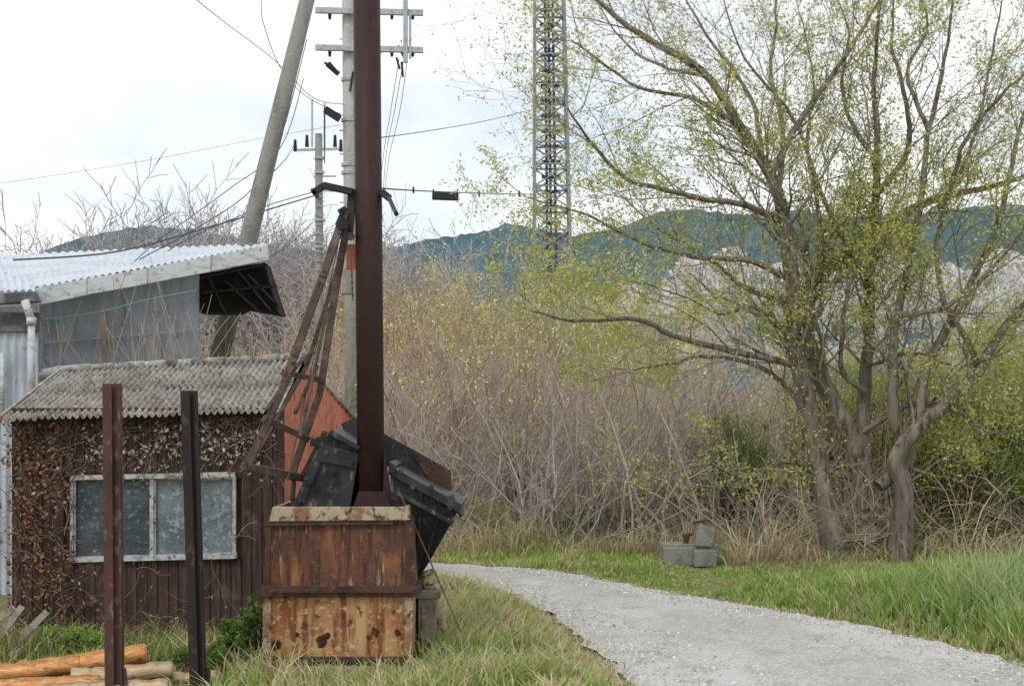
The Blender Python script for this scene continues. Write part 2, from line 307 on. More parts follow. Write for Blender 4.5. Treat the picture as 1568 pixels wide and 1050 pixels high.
trees=[
 [ (18.6,[(1278,862),(1262,750),(1238,640),(1222,540),(1213,430),(1202,340),(1180,270),(1130,190),(1075,110),(960,40),(880,-30)],0.14,-0.3),
  (18.6,[(1204,350),(1160,320),(1060,300),(960,272),(895,205),(860,150)],0.05,-1.2),
  (18.6,[(1213,430),(1150,400),(1060,392),(985,372),(900,330),(800,300)],0.045,-0.8),
  (18.6,[(1228,565),(1195,553),(1050,520),(975,488),(880,492),(800,470)],0.055,-0.5),
  (18.6,[(1240,640),(1180,570),(1090,545),(1010,560),(950,572)],0.04,0.9),
  (18.6,[(1270,770),(1235,715),(1195,708),(1150,732),(1085,708),(1048,680)],0.045,-0.6),
  (18.6,[(1180,270),(1225,185),(1285,100),(1335,20),(1380,-60)],0.05,0.5),
  (18.6,[(1202,340),(1168,240),(1150,150),(1080,50),(1030,-40)],0.045,0.8),
  (18.6,[(1215,470),(1140,440),(1090,400),(1010,350),(940,290)],0.04,0.9),
  (18.6,[(1140,200),(1060,150),(980,135),(900,80),(870,60)],0.035,-0.8),
  (18.6,[(1190,300),(1200,200),(1180,110),(1190,20),(1180,-60)],0.045,1.0),
  (18.6,[(1222,540),(1262,450),(1255,330),(1236,230),(1245,120),(1220,0)],0.045,1.2),
  (18.6,[(1226,520),(1150,470),(1100,480),(1040,450),(960,430)],0.03,-1.0),
  (18.6,[(1080,118),(1010,100),(950,60),(900,-20)],0.03,0.8),
 ],
 [ (19.0,[(1330,866),(1330,790),(1312,690),(1262,590),(1232,490),(1240,440),(1290,392),(1400,318),(1500,290),(1600,262)],0.15,0.3),
  (19.0,[(1328,780),(1322,640),(1330,520),(1334,400),(1345,250),(1338,120),(1352,-30)],0.10,0.3),
  (19.0,[(1334,430),(1300,380),(1255,290),(1215,180),(1140,90),(1100,-30)],0.045,-0.6),
  (19.0,[(1340,300),(1392,230),(1385,140),(1365,60),(1375,-30)],0.05,0.2),
  (19.0,[(1325,600),(1290,560),(1300,440),(1330,400),(1395,330)],0.045,-0.6),
  (19.0,[(1322,660),(1400,618),(1470,632),(1520,662),(1600,650)],0.045,-0.8),
  (19.0,[(1345,250),(1310,200),(1290,130),(1300,50),(1270,-20)],0.04,0.6),
  (19.0,[(1325,560),(1400,540),(1470,560),(1560,530)],0.03,-0.9),
 ],
 [ (18.4,[(1375,866),(1385,760),(1372,700),(1425,640),(1490,580),(1545,490),(1600,440)],0.14,-0.2),
  (18.4,[(1345,745),(1395,700),(1370,650),(1368,560),(1375,480),(1402,350),(1422,210),(1448,90),(1462,-30)],0.085,0.3),
  (18.4,[(1410,655),(1420,560),(1475,460),(1532,330),(1560,200),(1600,60)],0.07,0.6),
  (18.4,[(1402,350),(1450,300),(1480,210),(1560,120),(1640,60)],0.045,-0.5),
  (18.4,[(1375,480),(1450,470),(1530,400),(1600,300)],0.045,-0.9),
  (18.4,[(1500,570),(1480,520),(1440,440),(1440,330),(1490,220),(1520,80),(1540,-30)],0.05,0.3),
  (18.4,[(1390,740),(1450,700),(1510,690),(1600,730)],0.03,0.4),
  (18.4,[(1425,200),(1390,110),(1420,40),(1400,-40)],0.035,0.3),
 ]]
ba=c(128,119,108); bb=c(174,166,152)
for ti,limbs in enumerate(trees):
    out=[];leaf=[]
    for li,(d,pp,r0,dz) in enumerate(limbs):
        n=len(pp)
        P=[W(x,y,d+(dz*i/(n-1) if i else 0)+(0.0 if i==0 else random.uniform(-0.08,0.08))) for i,(x,y) in enumerate(pp)]
        C=catmull(P,5); m=len(C); C=[q+(rv(0.008) if 0<i<m-1 else Vector((0,0,0))) for i,q in enumerate(C)]
        rad=[r0*((1-i/(m-1))**0.8*0.86+0.10)*(1.4-0.08*i if (li==0 and i<5) else 1)*random.uniform(0.98,1.02) for i in range(m)]
        cc=tuple(np.array(ba[:3])*random.uniform(0.75,1.1)); out.append((C,rad,cc))
        L_=sum((C[i+1]-C[i]).length for i in range(m-1))
        nc=int(L_*3.9)
        for q in range(nc):
            t=0.22+0.78*(q+random.random())/nc if (li==0 or n>6) else 0.1+0.9*(q+random.random())/nc
            t=min(t,0.995)
            if li==0: t=max(t,0.3)
            s=t*(m-1); a=int(s); p=C[a].lerp(C[a+1],s-a); loc=(C[a+1]-C[a]).normalized()
            if p.z<1.7 and random.random()<0.6: continue
            nd=(spread(loc,random.uniform(0.45,1.0))+Vector((0,0,0.18))).normalized()
            grow(out,leaf,p,nd,random.uniform(0.6,1.9)*(1.15-0.5*t),max(0.007,rad[a]*0.34),0,2,[6,4],lambda l: jcol(ba,bb) if l<2 else jcol(c(156,144,114),c(184,172,132)),up=0.05,wob=0.18,rmin=0.0020)
    e=empty('willow_tree')
    link('branches',npmesh('branches',*tubes(out)),m_bark,e,smooth=True)
    LP=[]
    for q in leaf:
        dens=1.0 if q.z<5.2 else 0.55
        dens*=0.35+1.05*float(pnoise(q.x,q.z,0.9,ti))
        for _ in range(4):
            if random.random()<dens: LP.append(tuple(q+rv(0.045)))
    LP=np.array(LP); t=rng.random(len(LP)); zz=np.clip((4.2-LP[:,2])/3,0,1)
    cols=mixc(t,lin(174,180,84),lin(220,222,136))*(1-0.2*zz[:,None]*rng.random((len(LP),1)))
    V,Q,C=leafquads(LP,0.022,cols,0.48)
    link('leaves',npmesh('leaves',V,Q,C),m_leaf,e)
    print('tree',ti,len(out),len(LP))
def shrub(seed,h,nst,ca,cb,leafc=None,lsz=0.03,nch=(6,4),r=(0.011,0.030),wob=0.14,lean=0.7,nleaf=3):
    random.seed(seed); out=[];leaf=[]
    for i in range(nst):
        a=random.random()*6.28; rr=random.random()*0.5; p=Vector((math.cos(a)*rr,math.sin(a)*rr,-0.05))
        ln=random.uniform(0,lean)
        d=Vector((math.cos(a)*ln,math.sin(a)*ln,1))
        grow(out,leaf,p,d,h*random.uniform(0.5,1.0),random.uniform(*r),0,2,list(nch),lambda l: jcol(ca[0],ca[1],0.25) if l==0 else jcol(cb[0],cb[1],0.2),up=0.06,wob=wob,ang=(0.3,0.9),shr=0.36,rmin=0.0035)
    parts=[tubes(out)]
    if leafc:
        LP=np.array([tuple(q+rv(0.05)) for q in leaf for _ in range(nleaf)]); parts.append(leafquads(LP,lsz,mixc(rng.random(len(LP)),np.array(leafc[0][:3]),np.array(leafc[1][:3])),0.6))
    return npmesh('shrub',*merge(parts))
stem=(c(166,158,150),c(226,219,211)); stemd=(c(136,125,117),c(186,175,165)); twig=(c(172,156,145),c(204,190,179)); twig_r=(c(174,148,136),c(198,172,159))
vars_=[shrub(s,3.2,11,stem if s%3 else stemd,twig if s%2 else twig_r) for s in range(7)]
vf=[shrub(50+s,2.6,9,stem,twig,nch=(4,2),r=(0.014,0.030),wob=0.24,lean=0.9) for s in range(4)]
vy=[shrub(20+s,3.2,11,stem,(c(170,160,124),c(196,184,142)),(c(180,182,98),c(216,212,140)),0.024,nleaf=2) for s in range(3)]
vo=[shrub(30+s,3.2,11,stem,(c(184,162,130),c(208,184,148)),(c(194,168,124),c(214,192,148)),0.018,nleaf=2) for s in range(2)]
for me in vars_+vf+vy+vo: me.materials.append(m_branch)
def inst(par,me,x,y,s,sz=None,name='shrub'):
    o=bpy.data.objects.new(name,me); scene.collection.objects.link(o); o.parent=par
    o.location=(x,y,float(gh(x,y))); o.rotation_euler=(random.uniform(-.08,.08),random.uniform(-.08,.08),random.random()*6.28); o.scale=(s,s,sz or s)
th=empty('bare_shrub_thicket')
random.seed(5)
for i in range(270):
    px=random.uniform(330,1680); d=21.5+(27 if px<950 else 13)*random.random()**1.3
    if px<600 and d<23: continue
    s=random.uniform(0.6,1.08)*(1+0.010*(d-21)); me=random.choice(vars_)
    if 650<px<1100 and random.random()<0.03: me=random.choice(vy)
    if d>34 and 690<px<1100 and random.random()<0.35: me=random.choice(vy)
    if px>950: s*=0.78
    if px>1150 and random.random()<0.4: me=random.choice(vy)
    if px<720 and d>30 and random.random()<0.35: me=random.choice(vo)
    inst(th,me,wx(px,d),d,s)
for i in range(80):
    px=random.uniform(620,1660); d=random.uniform(20.4,22.6) if px<1150 else random.uniform(19.0,21.5); inst(th,random.choice(vf),wx(px,d),d,random.uniform(0.45,1.1) if px<1150 else random.uniform(0.3,0.75))
th2=empty('distant_willow_grove')
for i in range(30):
    px=random.uniform(715,1000); d=random.uniform(44,54); inst(th2,random.choice(vy),wx(px,d),d,random.uniform(1.5,2.05))
for i in range(14):
    px=random.uniform(585,700); d=random.uniform(42,50); inst(th2,random.choice(vo),wx(px,d),d,random.uniform(1.5,2.1))
for i in range(26):
    px=random.uniform(560,1000); d=random.uniform(46,58); inst(th2,random.choice(vars_),wx(px,d),d,random.uniform(1.3,1.8))
for i in range(12):
    px=random.uniform(1050,1600); d=random.uniform(40,50); inst(th2,random.choice(vars_+vy),wx(px,d),d,random.uniform(0.8,1.1))
def btree(seed,h,ca,cb):
    random.seed(seed); out=[];leaf=[]
    for i in range(6):
        a=i*1.05+random.random(); d=Vector((math.cos(a)*0.5,math.sin(a)*0.5,1))
        grow(out,leaf,Vector((0,0,0)),d,h*random.uniform(0.55,0.68),0.12,0,3,[8,6,5],lambda l: jcol(ca,cb),up=0.01,wob=0.12,ang=(0.4,0.95),shr=0.44,rmin=0.010)
    return npmesh('btree',*tubes(out)), max(p.z for o in out for p in o[0])
bt=[btree(s,9,c(170,163,162),c(196,189,187)) for s in range(3)]
for me,_ in bt: me.materials.append(m_branch)
tb_=empty('distant_bare_trees'); random.seed(9)
prof=[(20,388),(60,366),(90,350),(140,330),(200,302),(255,286),(310,275),(360,284),(410,294),(460,304),(520,315),(600,330),(660,350)]
for i in range(44):
    px=25+615*(i+random.random())/44; d=random.uniform(58,72)
    py=np.interp(px,[a for a,b in prof],[b for a,b in prof])+random.choice((0,6,14,40,60)); H=wz(py,d); me,top=random.choice(bt); inst(tb_,me,wx(px,d),d,H/top,name='bare_tree')
# cherry blossom mass
n=30000; px=900+720*rng.random(n); d=62+14*rng.random(n)
topz=CH+(HZ-(400+14*np.sin(px/37.0)+9*np.sin(px/13.0)+np.clip((1060-px)*0.35,0,60)))/F*d; zz=topz-(rng.random(n)**1.1)*4.8
k=pnoise(px/40,zz*0.9,1.2,3)>0.40
P=np.stack([(px-784)/F*d,d,zz],1)[k]
V,Q,C=leafquads(P,0.15,mixc(rng.random(len(P)),lin(216,211,216),lin(242,240,243)),0.8)
link('cherry_blossom_trees',npmesh('blossom',V,Q,C),m_leaf)
# ---------------------------------------------------------------- leafy bushes
def bush(name,blobs,n,size,ca,cb,sub=14,loose=1.0):
    P=[];cc=[];out=[]
    tot=sum(b[3]**2 for b in blobs)
    for (x,y,z,r,rz) in blobs:
        m=int(n*r*r/tot)
        base=Vector((x,y,float(gh(x,y))))
        for s in range(sub):
            a=rv().normalized(); k=random.uniform(0.35,1.0); cx=Vector((x+a.x*r*k,y+a.y*r*k,z+a.z*rz*k)); rr=r*random.uniform(0.18,0.4)*loose
            mid=(base+cx)/2+rv(0.08*r); out.append(([base,mid,cx],[0.014,0.008,0.004],c(130,114,92)))
            q=rng.normal(size=(m//sub,3)); q/=np.linalg.norm(q,axis=1,keepdims=True); q*=rr*(rng.random((len(q),1))**0.5)
            q=q+np.array(cx); q=q[q[:,2]>gh(q[:,0],q[:,1])]
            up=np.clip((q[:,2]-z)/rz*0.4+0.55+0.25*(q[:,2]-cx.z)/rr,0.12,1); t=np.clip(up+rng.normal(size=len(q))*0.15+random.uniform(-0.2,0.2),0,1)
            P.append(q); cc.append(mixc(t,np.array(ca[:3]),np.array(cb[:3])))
    V,Q,C=merge([leafquads(np.vstack(P),size,np.vstack(cc),0.55),tubes(out)])
    link(name,npmesh(name,V,Q,C),m_leaf)
random.seed(3)
def B(px,py,d,r,rz): return (wx(px,d),d,wz(py,d),r,rz)
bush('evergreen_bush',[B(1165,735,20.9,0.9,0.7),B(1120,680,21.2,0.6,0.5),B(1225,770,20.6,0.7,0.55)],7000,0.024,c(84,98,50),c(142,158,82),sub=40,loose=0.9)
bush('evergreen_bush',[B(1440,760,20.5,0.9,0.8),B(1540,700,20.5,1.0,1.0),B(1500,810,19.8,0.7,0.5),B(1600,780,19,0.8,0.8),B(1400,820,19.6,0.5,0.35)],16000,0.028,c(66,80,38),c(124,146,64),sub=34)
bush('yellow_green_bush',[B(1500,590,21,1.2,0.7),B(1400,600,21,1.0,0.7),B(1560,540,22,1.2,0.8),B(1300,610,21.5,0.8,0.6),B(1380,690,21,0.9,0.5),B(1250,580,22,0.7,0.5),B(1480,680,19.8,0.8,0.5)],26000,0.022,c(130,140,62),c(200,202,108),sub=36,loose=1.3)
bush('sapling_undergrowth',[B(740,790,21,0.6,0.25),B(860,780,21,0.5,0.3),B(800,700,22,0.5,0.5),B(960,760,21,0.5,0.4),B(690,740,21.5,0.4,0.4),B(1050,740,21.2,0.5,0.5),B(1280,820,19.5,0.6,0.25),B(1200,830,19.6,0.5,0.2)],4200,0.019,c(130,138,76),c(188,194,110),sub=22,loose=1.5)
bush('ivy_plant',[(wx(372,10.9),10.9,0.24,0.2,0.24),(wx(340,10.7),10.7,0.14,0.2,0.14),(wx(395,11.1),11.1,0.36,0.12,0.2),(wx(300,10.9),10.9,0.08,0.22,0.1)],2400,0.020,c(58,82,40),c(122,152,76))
bush('fern_plant',[(wx(150,11.2),11.2,0.16,0.25,0.10),(wx(100,11.3),11.3,0.14,0.22,0.10)],1300,0.018,c(76,104,42),c(144,172,80))
out=[];lf=[]
for i in range(240):
    px=random.uniform(1130,1620); d=random.uniform(18.3,20.5); p=Vector((wx(px,d),d,float(gh(wx(px,d),d))))
    grow(out,lf,p,Vector((random.uniform(-1,1),random.uniform(-.5,.5),random.uniform(0.3,1.2))),random.uniform(0.5,1.6),random.uniform(0.005,0.013),0,1,[4],lambda l: jcol(c(130,112,90),c(214,198,168)),up=-0.06,wob=0.25)
link('tangled_vines',npmesh('tangle',*tubes(out)),m_branch)
# ---------------------------------------------------------------- mountains
mp_=[(-400,420),(-100,410),(60,392),(110,380),(180,354),(220,346),(300,352),(380,368),(450,380),(520,386),(600,380),(650,368),(705,360),(745,354),(775,343),(820,348),(880,361),(950,348),(1010,324),(1060,320),(1130,329),(1200,320),(1300,332),(1400,327),(1480,317),(1568,313),(1700,330),(2000,360)]
m_mt=noisemat('mountain_mat',c(66,94,102),[(0.008,(1,1,1),7,0.4,0.62,c(76,110,124)),(0.04,(1,1,1),6,0.5,0.72,c(56,82,86))],rough=1.0)
px=np.linspace(-380,1980,340); pyy=np.interp(px,[a for a,b in mp_],[b for a,b in mp_])+1.2*np.sin(px*0.21)+0.8*np.sin(px*0.47+1)+rng.normal(size=len(px))*0.7
V=[];R_=24
for j in range(R_+1):
    t=j/R_
    for i,p in enumerate(px):
        d=1500-650*(1-t); top=CH+(HZ-pyy[i])/F*1500; x_=(p-784)/F*1500
        z_=top*(t**0.9)+(12*math.sin(x_*0.021+t*5)*math.sin(t*math.pi)+7*math.sin(x_*0.05+2*t)*math.sin(t*math.pi)+rng.normal()*1.5*(t<1))
        V.append((x_,d,z_))
n_=len(px); idx=np.arange((R_+1)*n_).reshape(R_+1,n_); Q=np.stack([idx[:-1,:-1],idx[:-1,1:],idx[1:,1:],idx[1:,:-1]],-1).reshape(-1,4)
link('mountain_range',npmesh('mountains',np.array(V),Q),m_mt,smooth=True)
# ---------------------------------------------------------------- lattice tower
m_steel=noisemat('galvanised_steel_mat',c(140,148,156),[(3,(1,1,1),3,0.4,0.7,c(112,122,132))],rough=0.5,metal=0.2)
m_cable=noisemat('dark_cable_mat',c(54,64,84),rough=0.6)
tw=empty('lattice_tower'); mb=MB(); mc=MB(); D=80
def tp(z,sx,sy):
    t=z/32.0; hw=1.10*(1-t)+0.66*t; cx=wx(849,D)*(1-t)+wx(838,D)*t
    return Vector((cx+sx*hw*0.98,D+sy*hw,z))
cs=[(-1,-1),(1,-1),(1,1),(-1,1)]
for sx,sy in cs: mb.beam(tp(0,sx,sy),tp(32,sx,sy),0.16)
z=0
while z<31:
    z2=z+1.15
    for i in range(4):
        a=cs[i];b=cs[(i+1)%4]
        mb.beam(tp(z,*a),tp(z2,*b),0.07); mb.beam(tp(z,*b),tp(z2,*a),0.07); mb.beam(tp(z,*a),tp(z,*b),0.09)
    z=z2
for k in (-0.26,-0.05,0.22): mc.beam(tp(0,0,0)+Vector((k,0,0)),tp(32,0,0)+Vector((k*0.8,0,0)),0.14)
z=0
while z<31: mc.beam(tp(z,0,0)-Vector((0.5,0,0)),tp(z,0,0)+Vector((0.5,0,0)),0.16); z+=0.8
mb.obj('lattice',m_steel,tw); mc.obj('cables_and_ladder',m_cable,tw)
# ---------------------------------------------------------------- utility poles
m_conc=noisemat('concrete_mat',c(176,174,166),[(4,(1,1,0.3),5,0.45,0.7,c(150,148,138)),(20,(1,1,1),3,0.55,0.7,c(192,190,182))],rough=0.9,bump=0.2)
m_conc2=noisemat('old_concrete_mat',c(140,138,131),[(4,(1,1,0.4),5,0.45,0.65,c(112,108,98)),(25,(1,1,1),4,0.55,0.7,c(162,160,150))],rough=0.95,bump=0.4)
m_blk=noisemat('black_fitting_mat',c(44,44,47),rough=0.5)
m_wire=noisemat('wire_mat',c(84,88,94),rough=0.6); m_wirec=noisemat('cyan_wire_mat',c(110,150,165),rough=0.5)
m_gal=noisemat('galvanised_arm_mat',c(174,180,182),[(8,(1,1,1),3,0.5,0.7,c(146,152,156))],rough=0.45,metal=0.2)
up_=empty('utility_pole'); mb=MB(); mb.cyl((wx(541,24),24,0),(wx(533,24),24,9.6),0.115,0.105,24); mb.obj('pole',m_conc,up_,smooth=True)
g=MB(); b_=MB()
for py in (16,73):
    for dy in (-0.16,0.16): g.beam(W(483,py,24+dy),W(648,py+4,24+dy),0.09,0.07)
    for px_ in (492,535,600,640): g.beam(W(px_,py+1,23.8),W(px_,py+1,24.2),0.035)
    for px_ in (505,600,632): b_.cyl(W(px_,py+6,24),W(px_,py+14,24),0.03,0.022,10)
g.beam(W(621,0,23.8),W(621,96,23.8),0.07); g.beam(W(628,20,23.8),W(628,90,23.8),0.04)
g.beam(W(590,18,23.84),W(540,45,23.84),0.03); g.beam(W(590,76,23.84),W(540,105,23.84),0.03)
for py in (120,182,250,262,330): g.cyl(W(534.5,py,24),W(534.5,py+5,24),0.125,n=24)
for py in (60,200,236,310,360): g.beam(W(520,py,24),W(549,py,24),0.02)
b_.beam(W(520,112,23.9),W(497,96,23.9),0.035); b_.cyl(W(502,98,23.85),W(518,114,23.85),0.05,0.035,12)
b_.beam(W(498,168,23.8),W(520,182,23.8),0.11,0.11); b_.beam(W(497,165,23.8),W(497,250,23.8),0.016)
for a in ((607,88,612,106),(615,95,617,118),(541,110,536,140),(610,70,622,96)): b_.beam(W(a[0],a[1],23.85),W(a[2],a[3],23.85),0.035)
g.obj('crossarms',m_gal,up_,bevel=0.004); b_.obj('insulators_and_lamp',m_blk,up_)
u2=empty('utility_pole'); mb=MB(); D=40; mb.cyl((wx(491,D),D,0),W(488,205,D),0.13,0.095,16); mb.obj('pole',m_conc2,u2,smooth=True)
g=MB(); b_=MB()
g.beam(W(450,230,D),W(525,228,D),0.06); g.beam(W(478,152,D),W(478,225,D),0.045); g.beam(W(497,158,D),W(497,228,D),0.045); g.beam(W(476,290,D),W(520,292,D),0.07); g.beam(W(480,270,D),W(515,270,D),0.04)
for p in ((470,215),(513,215),(452,222),(522,222)): b_.cyl(W(p[0],p[1]+10,D),W(p[0],p[1]-8,D),0.055,0.035,8)
for py in (240,262,335,376): g.cyl(W(489,py,D),W(489,py+4,D),0.135,n=14)
for k in range(9): g.beam(W(482,300+k*14,D-.14),W(497,302+k*14,D-.14),0.02)
g.obj('crossarms',m_gal,u2); b_.obj('insulators',m_blk,u2)
mb=MB(); mb.cyl(W(314,636,20),W(480,-40,19.5),0.135,0.095,24); mb.obj('leaning_strut_pole',m_conc2,smooth=True)
def wires(name,lst,mat,par=None):
    out=[]
    for d1,d2,r,pts in lst:
        n=len(pts); P=[W(x,y,d1+(d2-d1)*i/(n-1)) for i,(x,y) in enumerate(pts)]; C=catmull(P,6); out.append((C,[r]*len(C),(0.1,0.1,0.1)))
    link(name,npmesh(name,*tubes(out)),mat,par)
wires('power_lines',[
 (16,24,0.006,[(295,-5),(345,35),(420,92),(480,150),(528,160)]),
 (17,24,0.006,[(400,-5),(403,35),(430,105),(470,148),(528,178)]),
 (30,24,0.0035,[(-20,284),(200,250),(400,212),(530,190)]),
 (24,60,0.012,[(548,215),(640,203),(740,186),(822,166)]),
 (24,70,0.020,[(540,285),(640,292),(740,296),(830,298)]),
 (24,36,0.007,[(617,96),(604,170),(592,230),(586,300)]),
 (24,36,0.007,[(611,90),(598,170),(588,230),(580,300)]),
 (24,36,0.007,[(623,96),(612,170),(596,240),(588,300)]),
 (24,17,0.012,[(480,300),(440,312),(330,345),(180,385),(20,398)]),
 (24,17,0.008,[(480,294),(400,318),(290,365),(200,420),(118,470)]),
 (22,17,0.008,[(470,60),(430,210),(385,290),(300,350),(200,405),(110,465)]),
 (22,17,0.007,[(465,120),(430,225),(350,290),(240,370),(165,440)]),
 (24,17,0.007,[(480,340),(420,390),(330,420),(200,455),(70,488)]),
 (40,24,0.010,[(450,222),(440,240),(420,262)]),
],m_wire)
wires('service_cable',[(22,16,0.009,[(478,385),(400,415),(330,440),(250,462),(120,492),(62,486)]),(16.5,16,0.007,[(300,445),(220,460),(150,478),(60,490)])],m_wirec)
bx=MB(); q=W(682,300,38); bx.beam(q-Vector((0.33,0,0)),q+Vector((0.33,0,-0.02)),0.19,0.17); bx.beam(q+Vector((-.3,0,.1)),q+Vector((-.3,0,.17)),0.04); bx.beam(q+Vector((.3,0,.1)),q+Vector((.3,0,.17)),0.04)
for p in ((633,290),(734,296),(795,296)):
    qq=W(p[0],p[1],38); bx.beam(qq-Vector((0,0,.1)),qq+Vector((0,0,.07)),0.05)
bx.obj('cable_splice_closure',m_blk,bevel=0.02)
# ---------------------------------------------------------------- warehouse
wh=empty('corrugated_warehouse')
m_roofl=noisemat('zinc_roof_mat',c(196,204,210),[(1.5,(1,1,1),5,0.45,0.65,c(176,186,192)),(9,(1,4,1),4,0.55,0.7,c(214,221,225)),(5,(3,0.4,1),5,0.6,0.7,c(158,160,160))],rough=0.6)
m_fasc=noisemat('fascia_mat',c(196,200,200),[(5,(1,1,3),5,0.48,0.66,c(156,158,156)),(12,(1,1,1),4,0.60,0.70,c(128,112,98))],rough=0.6,bump=0.15)
m_wallg=noisemat('grey_metal_wall_mat',c(140,147,154),[(1.2,(1,1,1),5,0.45,0.62,c(156,163,170)),(6,(3,1,0.4),5,0.52,0.70,c(120,122,124)),(18,(2,1,0.5),3,0.66,0.74,c(120,84,60))],rough=0.6)
m_wallw=noisemat('pale_siding_mat',c(186,194,202),[(3,(3,1,0.4),5,0.5,0.7,c(156,164,172)),(10,(2,1,0.7),5,0.58,0.68,c(156,106,78))],rough=0.6)
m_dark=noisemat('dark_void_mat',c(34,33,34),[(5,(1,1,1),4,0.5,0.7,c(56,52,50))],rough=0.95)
mb=MB(); mb.corr(W(54,440,16.0),W(410,376,17.5),W(412,372,21),W(-40,392,21),34,0.014,seg=6,vs=2)
mb.corr(W(-120,452,15.6),W(54,444,15.6),W(40,398,20),W(-140,398,20),16,0.014,seg=6,vs=1)
mb.obj('roof',m_roofl,wh,smooth=True)
mb=MB(); mb.prism([(54,441),(132,427),(132,452),(54,468)],15.95,0.05); mb.prism([(134,427),(225,411),(225,435),(134,451)],16.3,0.05); mb.prism([(227,410),(322,392),(322,416),(227,434)],16.7,0.05); mb.prism([(324,392),(410,375),(411,398),(324,415)],17.1,0.05)
mb.obj('fascia',m_fasc,wh,bevel=0.004)
mb=MB(); q0=16.6
mb.corr(W(60,660,q0),W(305,640,17.4),W(305,414,17.4),W(60,462,q0),9,0.005,seg=8,sharp=True)
mb.obj('wall_grey',m_wallg,wh)
mb=MB(); mb.beam(W(60,525,16.5),W(305,505,17.3),0.02,0.03); mb.beam(W(196,450,16.9),W(196,640,16.9),0.02,0.03); mb.beam(W(62,480,16.5),W(62,640,16.5),0.05,0.05)
mb.obj('wall_trim',m_wallg,wh)
mb=MB(); mb.prism([(154,478),(162,476),(162,560),(156,560)],16.4,0.05); mb.obj('timber_stub',noisemat('stub_mat',c(128,116,100),[(8,(1,1,1),4,.5,.7,c(96,84,70))],rough=.9),wh)
mb=MB(); mb.corr(W(-60,1000,15.4),W(58,985,15.4),W(58,470,15.4),W(-60,470,15.4),9,0.012,seg=6,sharp=True); mb.obj('wall_pale_siding',m_wallw,wh)
mb=MB(); mb.prism([(-60,452),(50,446),(58,462),(-60,468)],15.2,0.15); mb.prism([(-60,478),(60,478),(60,508),(-60,508)],15.35,0.03)
mb.obj('gutter',noisemat('gutter_mat',c(80,80,82),[(6,(1,1,1),4,0.5,0.7,c(130,130,130))],rough=0.6),wh,bevel=0.01)
mb=MB(); mb.cyl(W(38,460,15.15),W(48,490,15.15),0.04); mb.cyl(W(48,488,15.15),W(48,640,15.15),0.036); mb.cyl(W(48,486,15.15),W(48,498,15.15),0.048); mb.prism([(0,540),(6,540),(6,640),(0,640)],15.3,0.03); mb.prism([(60,566),(90,560),(90,575),(60,582)],15.9,0.3)
mb.obj('downpipe',m_fasc,wh,smooth=True)
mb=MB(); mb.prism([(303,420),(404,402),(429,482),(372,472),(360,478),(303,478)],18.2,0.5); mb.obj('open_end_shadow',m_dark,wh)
mb=MB()
for a,b in (((306,425),(410,405)),((405,402),(428,480)),((380,420),(428,470)),((345,430),(400,480)),((365,415),(415,476)),((320,425),(345,478)),((310,448),(424,438))): mb.beam(W(a[0],a[1],18.1),W(b[0],b[1],18.1),0.02,0.05)
mb.obj('rafters',noisemat('old_timber_mat',c(70,64,58),[(10,(1,1,1),4,0.5,0.7,c(52,46,42))],rough=0.9),wh)
# dry saplings growing between warehouse and shed
out=[];lf=[]; random.seed(77)
for i in range(34):
    px=random.uniform(90,320); d=random.uniform(14.6,15.3); p=Vector((wx(px,d),d,0.6))
    grow(out,lf,p,Vector((random.uniform(-.2,.2),0,1)),wz(random.uniform(470,545),d)-0.6,0.008,0,1,[5],lambda l: jcol(c(130,114,104),c(180,164,150)),up=0.05,wob=0.08,ang=(.25,.6),shr=0.3)
link('bare_sapling_stems',npmesh('saplings',*tubes(out)),m_branch)
# ---------------------------------------------------------------- shed
sh=empty('corrugated_roof_shed')
m_slate=noisemat('asbestos_roof_mat',c(164,159,150),[(2.2,(1,1,1),6,0.42,0.60,c(134,128,118)),(9,(1,1,1),7,0.48,0.62,c(102,96,86)),(30,(1,1,1),4,0.56,0.66,c(200,196,188)),(5,(1,1,1),5,0.60,0.7,c(108,104,76))],rough=0.95,bump=0.35,bscale=50)
m_brown=noisemat('brown_board_mat',c(74,57,52),[(8,(5,1,0.25),5,0.45,0.62,c(96,76,68)),(20,(6,1,0.3),4,0.52,0.66,c(50,39,36)),(3,(1,1,1),5,0.56,0.68,c(110,96,88))],rough=0.85,bump=0.4,bscale=60,bmap=(6,1,0.3))
m_orange=noisemat('orange_sheet_mat',c(196,124,98),[(3,(1,1,1),5,0.48,0.66,c(172,102,80)),(12,(2,2,0.5),5,0.56,0.68,c(126,80,64))],rough=0.7)
eL=W(2,641,11.75); eR=W(425,629,11.9); rL=W(95,568,13.7); rR=W(466,549,13.9)
mid=lambda a,b,t:a*(1-t)+b*t
random.seed(21)
mb=MB(); up3=Vector((0,0,0.012))
mb.corr(eL,eR,mid(eR,rR,0.55),mid(eL,rL,0.55),40,0.016,seg=8,vs=3,jag=0.012); mb.corr(mid(eL,rL,0.5)+up3,mid(eR,rR,0.5)+up3,rR+up3,rL+up3,40,0.016,seg=8,vs=3,jag=0.012)
bL=W(180,640,16.0); bR=W(545,636,15.6); mb.corr(rL,rR,bR,bL,30,0.016,seg=6)
ro=mb.obj('roof',m_slate,sh,smooth=True); sol=ro.modifiers.new('s','SOLIDIFY'); sol.thickness=0.007
mb=MB()
for i in range(9):
    a=mid(rL,rR,i/9); b2=mid(rL,rR,(i+1)/9+0.005); mb.cyl(a+Vector((0,0,0.01)),b2+Vector((0,0,0.016)),0.038,0.044,n=12)
mb.beam(rR+Vector((0,0,-.03)),bR+Vector((0,0,-.03)),0.03,0.1); mb.obj('ridge_cap',m_slate,sh,smooth=True)
